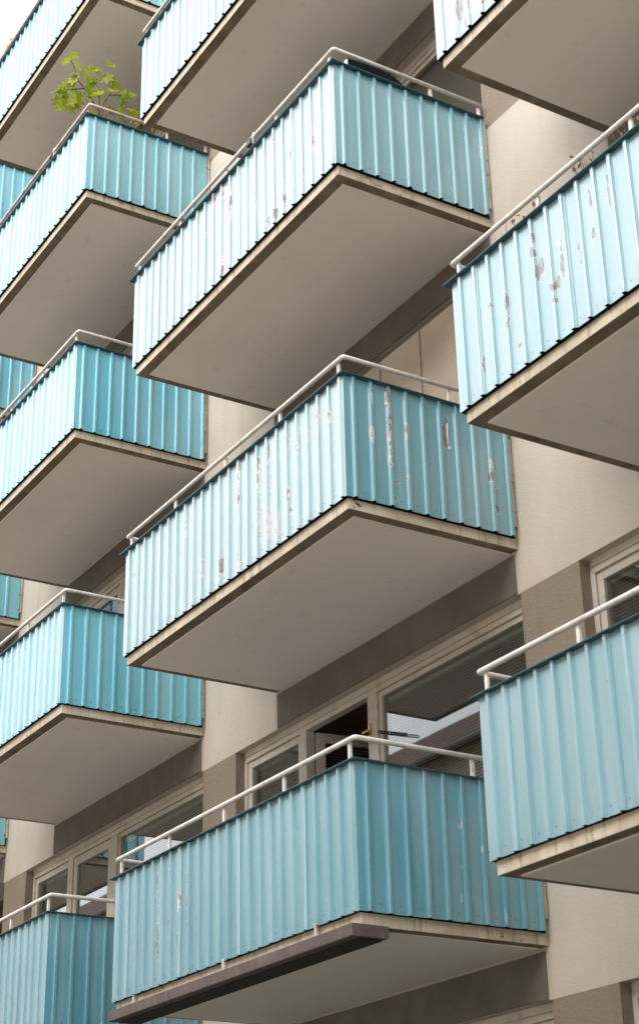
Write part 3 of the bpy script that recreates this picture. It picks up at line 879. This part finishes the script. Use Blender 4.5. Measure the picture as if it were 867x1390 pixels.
def tuft(loc, label, cat, name, mat, n, size, spread, h, seed, stem_mat, pot=True):
    t = empty(name, loc, label, cat)
    rnd = random.Random(seed)
    mb = MB(); tips = []
    for k in range(n):
        a = (rnd.uniform(-spread[0], spread[0]), rnd.uniform(-spread[1], spread[1]))
        top = (a[0] * 1.25 + rnd.uniform(-.02, .02), a[1] * 1.25 + rnd.uniform(-.02, .02), h * rnd.uniform(.8, 1.12))
        mid = ((a[0] * .8 + top[0]) / 2, (a[1] * .8 + top[1]) / 2, top[2] * .55)
        mb.tube([(a[0] * .7, a[1] * .7 + .05, .14), mid, top], [.004, .003, .0015], 5)
        tips += [top, tuple((Vector(mid) + Vector(top)) / 2)]
    mb.build('stems', stem_mat, t)
    leaf_cloud('foliage', tips, size, mat, t, seed, .9, False, 2, .012)
    MB().box(-spread[0] - .03, spread[0] + .03, -spread[1] - .01, spread[1] + .13, 0, .18).build('planter', M['terracotta'], t, bevel=.01)
    return t
tuft(at('L', 2, 3.40, -0.80, 0.165), 'small yellow leaved plant in a planter behind the side railing beside the fig tree', 'plant', 'potted_plant', M['yellowleaf'], 24, .045, (.05, .14), 1.08, 9, M['bark'])
tuft(at('L', 3, 0.40, -1.385, 0.165), 'yellow flowering plant at the railing of the topmost balcony against the sky', 'plant', 'potted_plant', M['yellowleaf'], 80, .055, (.38, .03), 1.08, 15, M['bark'])
tuft(at('R', 0, 0.66, -1.385, 0.165), 'few short brown dry twigs left of a white railing post', 'dry plant', 'dried_plant', M['dryleaf'], 14, .032, (.13, .03), 1.0, 21, M['bark'])
tuft(at('R', 0, 1.62, -1.375, 0.165), 'dense row of brown dry twigs behind the railing, right of a bare gap', 'dry plant', 'dried_plant', M['dryleaf'], 80, .036, (.40, .04), 1.0, 27, M['bark'])

def clamp(loc, label, seed):
    t = empty('rail_clamp', loc, label, 'clamp', None)
    MB().box(-.035, .035, -.028, .028, -.035, .022).build('clamp_body', M['darkmetal'], t, bevel=.006)
    MB().tube([(0.045, 0, -.035), (0.045, 0, .05), (.06, -.005, .062)], .012, 10).build('clamp_screw', M['whiteplastic'], t, True)
clamp(at('C', 1, 2.17, -D - .022, RAIL_Z - .03), 'black clamp on the front handrail above the peeling panel', 1)
clamp(at('L', 2, 2.50, -D - .022, RAIL_Z - .03), 'dark clamp with a white screw on the rusty handrail of the fig tree balcony', 2)

# ---------------------------------------------------------------- the place around
def sheet(name, x0, x1, y0, y1, z, mat):
    return tag(MB().quad((x0, y0, z), (x1, y0, z), (x1, y1, z), (x0, y1, z)).build(name, mat), kind='structure')
sheet('ground', -400, 400, -400, 400, GROUND, M['ground'])
sheet('lawn', -60, 60, -5.0, 0.0, GROUND + .10, M['lawn'])
sheet('pavement', -60, 60, -9.5, -5.0, GROUND + .14, M['paving'])
tag(MB().box(-60, 60, -9.65, -9.5, GROUND - .1, GROUND + .15).build('kerb', M['kerb'], bevel=.01), kind='structure')
sheet('road', -120, 120, -15.2, -9.66, GROUND + .004, M['asphalt'])

# the house across the street, mirrored in the window panes
HX0, HX1, HY0, HY1, EAVE, RIDGE = -62.0, 34.0, -25.5, -17.6, 8.25, 11.15  # right end unseen, stretched out to shade the lower floors
hs = empty('house', (-34, -21.5, GROUND), 'long house with a red tiled roof mirrored in the window panes', 'house')
def hl(mb, name, mat, bevel=0):
    o = mb.build(name, mat, bevel=bevel); o.parent = hs; o.matrix_parent_inverse = Matrix.Translation(-Vector(hs.location)); return o
hl(MB().box(HX0, HX1, HY0, HY1, GROUND, EAVE - .05), 'wall', M['gable'])
ym = (HY0 + HY1) / 2
mb = MB(); e = .55
for x in (HX0 - .4, HX1 + .4):
    mb.v += [(x, HY1 + e, EAVE - .1), (x, ym, RIDGE), (x, HY0 - e, EAVE - .1), (x, HY0 - e, EAVE - .3), (x, ym, RIDGE - .22), (x, HY1 + e, EAVE - .3)]
mb.f = [(0, 6, 7, 1), (1, 7, 8, 2), (2, 8, 9, 3), (3, 9, 10, 4), (4, 10, 11, 5), (5, 11, 6, 0), (0, 1, 4, 5), (1, 2, 3, 4), (6, 11, 10, 7), (7, 10, 9, 8)]
mb.mi = [0] * 10
hl(mb, 'roof', M['roof'])
hl(MB().tube([(HX0 - .4, HY1 + e + .07, EAVE - .2), (HX1 + .4, HY1 + e + .07, EAVE - .2)], .075, 10), 'gutter', M['gutter'])
for fz in (-5.2, -2.2, .8, 3.8):
    for k in range(12):
        x = HX0 + 2.6 + k * 4.6
        hl(bar_frame(x, x + 1.5, fz, fz + 1.6, .09, HY1 - .02, HY1 + .05), 'window_frame', M['frame'])
def tree(loc, h, r, label, seed):
    t = empty('street_tree', loc, label, 'tree', 'trees across the street')
    rnd = random.Random(seed)
    mb = MB(); tips = []
    mb.tube([(0, 0, -.1), (.05, 0, h * .3), (-.05, .1, h * .6), (0, .05, h * .88)], [.22, .17, .11, .03], 10)
    for k in range(16):
        a = k * 2.4; z0 = h * rnd.uniform(.3, .72); L = r * rnd.uniform(.7, 1.0)
        tip = (math.cos(a) * L, math.sin(a) * L, z0 + L * rnd.uniform(.3, .8))
        mb.tube([(0, 0, z0), (tip[0] * .5, tip[1] * .5, z0 + (tip[2] - z0) * .4), tip], [.08, .05, .015], 6)
        for q in (.45, .7, 1.0):
            tips.append((tip[0] * q, tip[1] * q, z0 + (tip[2] - z0) * q))
    tips.append((0, 0, h * .9))
    mb.build('trunk', M['treebark'], t, True)
    leaf_cloud('crown', tips, .20, M['treeleaf'], t, seed, 1.0, False, 110, r * .17)
tree((-17.5, -14.0, GROUND), 12.0, 3.4, 'green street tree before the long house, mirrored in the panes', 3)
tree((-24.0, -14.2, GROUND), 11.5, 3.0, 'green street tree farther along the long house, mirrored in the panes', 8)

# ---------------------------------------------------------------- light
SUN_D = Vector((-0.34, 1.0, -0.62)).normalized()
el = math.asin(-SUN_D.z)
sun = bpy.data.lights.new('sun', 'SUN'); so = bpy.data.objects.new('sun', sun); C.objects.link(so)
so.rotation_euler = SUN_D.to_track_quat('-Z', 'Y').to_euler()
sun.energy = 0.8; sun.angle = math.radians(50); sun.color = (1.0, 0.95, 0.88)
wd = bpy.data.worlds.new('World'); scene.world = wd; wd.use_nodes = True
nt = wd.node_tree
bg = nt.nodes['Background']
sky = nd(nt, 'ShaderNodeTexSky', sky_type='NISHITA')
sky.sun_disc = False
sky.sun_elevation = el
sky.sun_rotation = math.atan2(-SUN_D.x, -SUN_D.y)
sky.air_density = 1.0; sky.dust_density = 3.0; sky.ozone_density = 1.0; sky.altitude = 200
hsv = nd(nt, 'ShaderNodeHueSaturation'); hsv.inputs['Saturation'].default_value = 0.28
nt.links.new(sky.outputs[0], hsv.inputs['Color'])
# thin bright cloud over that sky: about three times as bright overhead as at the horizon
tcw = nd(nt, 'ShaderNodeTexCoord'); sp = nd(nt, 'ShaderNodeSeparateXYZ')
nt.links.new(tcw.outputs['Generated'], sp.inputs[0])
up = math_n(nt, 'MAXIMUM', sp.outputs['Z'], 0.0)
cl = math_n(nt, 'ADD', 3.9, math_n(nt, 'MULTIPLY', up, 3.6))
cl = math_n(nt, 'MULTIPLY', cl, math_n(nt, 'ADD', 0.75, math_n(nt, 'MULTIPLY', noise(nt, tcw.outputs['Generated'], 2.2, 5), 0.5)))
cc = nd(nt, 'ShaderNodeCombineXYZ')
nt.links.new(math_n(nt, 'MULTIPLY', cl, 0.985), cc.inputs[0]); nt.links.new(cl, cc.inputs[1]); nt.links.new(math_n(nt, 'MULTIPLY', cl, 1.05), cc.inputs[2])
nt.links.new(mix(nt, 0.7, hsv.outputs[0], cc.outputs[0]), bg.inputs['Color'])
bg.inputs['Strength'].default_value = 0.15

# ---------------------------------------------------------------- camera
cam = bpy.data.cameras.new('camera'); co = bpy.data.objects.new('camera', cam); C.objects.link(co)
co.location = (12.3126, -7.1446, -5.0277)
co.rotation_euler = (math.radians(116.534), math.radians(1.182), math.radians(58.788))
cam.sensor_fit = 'AUTO'; cam.sensor_width = 36.0
cam.lens = 2333.94 / 1390 * 36.0
cam.shift_y = -45 / 1390
cam.clip_start = 0.1; cam.clip_end = 2000
cam.dof.use_dof = True; cam.dof.focus_distance = 13.0; cam.dof.aperture_fstop = 3.2
scene.camera = co

scene.render.engine = 'CYCLES'
scene.render.resolution_x, scene.render.resolution_y = 638, 1024
scene.cycles.max_bounces = 8; scene.cycles.diffuse_bounces = 5; scene.cycles.transparent_max_bounces = 12
scene.cycles.caustics_reflective = False; scene.cycles.caustics_refractive = False
scene.view_settings.view_transform = 'Standard'; scene.view_settings.look = 'None'
scene.view_settings.gamma = 1.0; scene.view_settings.use_curve_mapping = False
scene.view_settings.exposure = 1.72
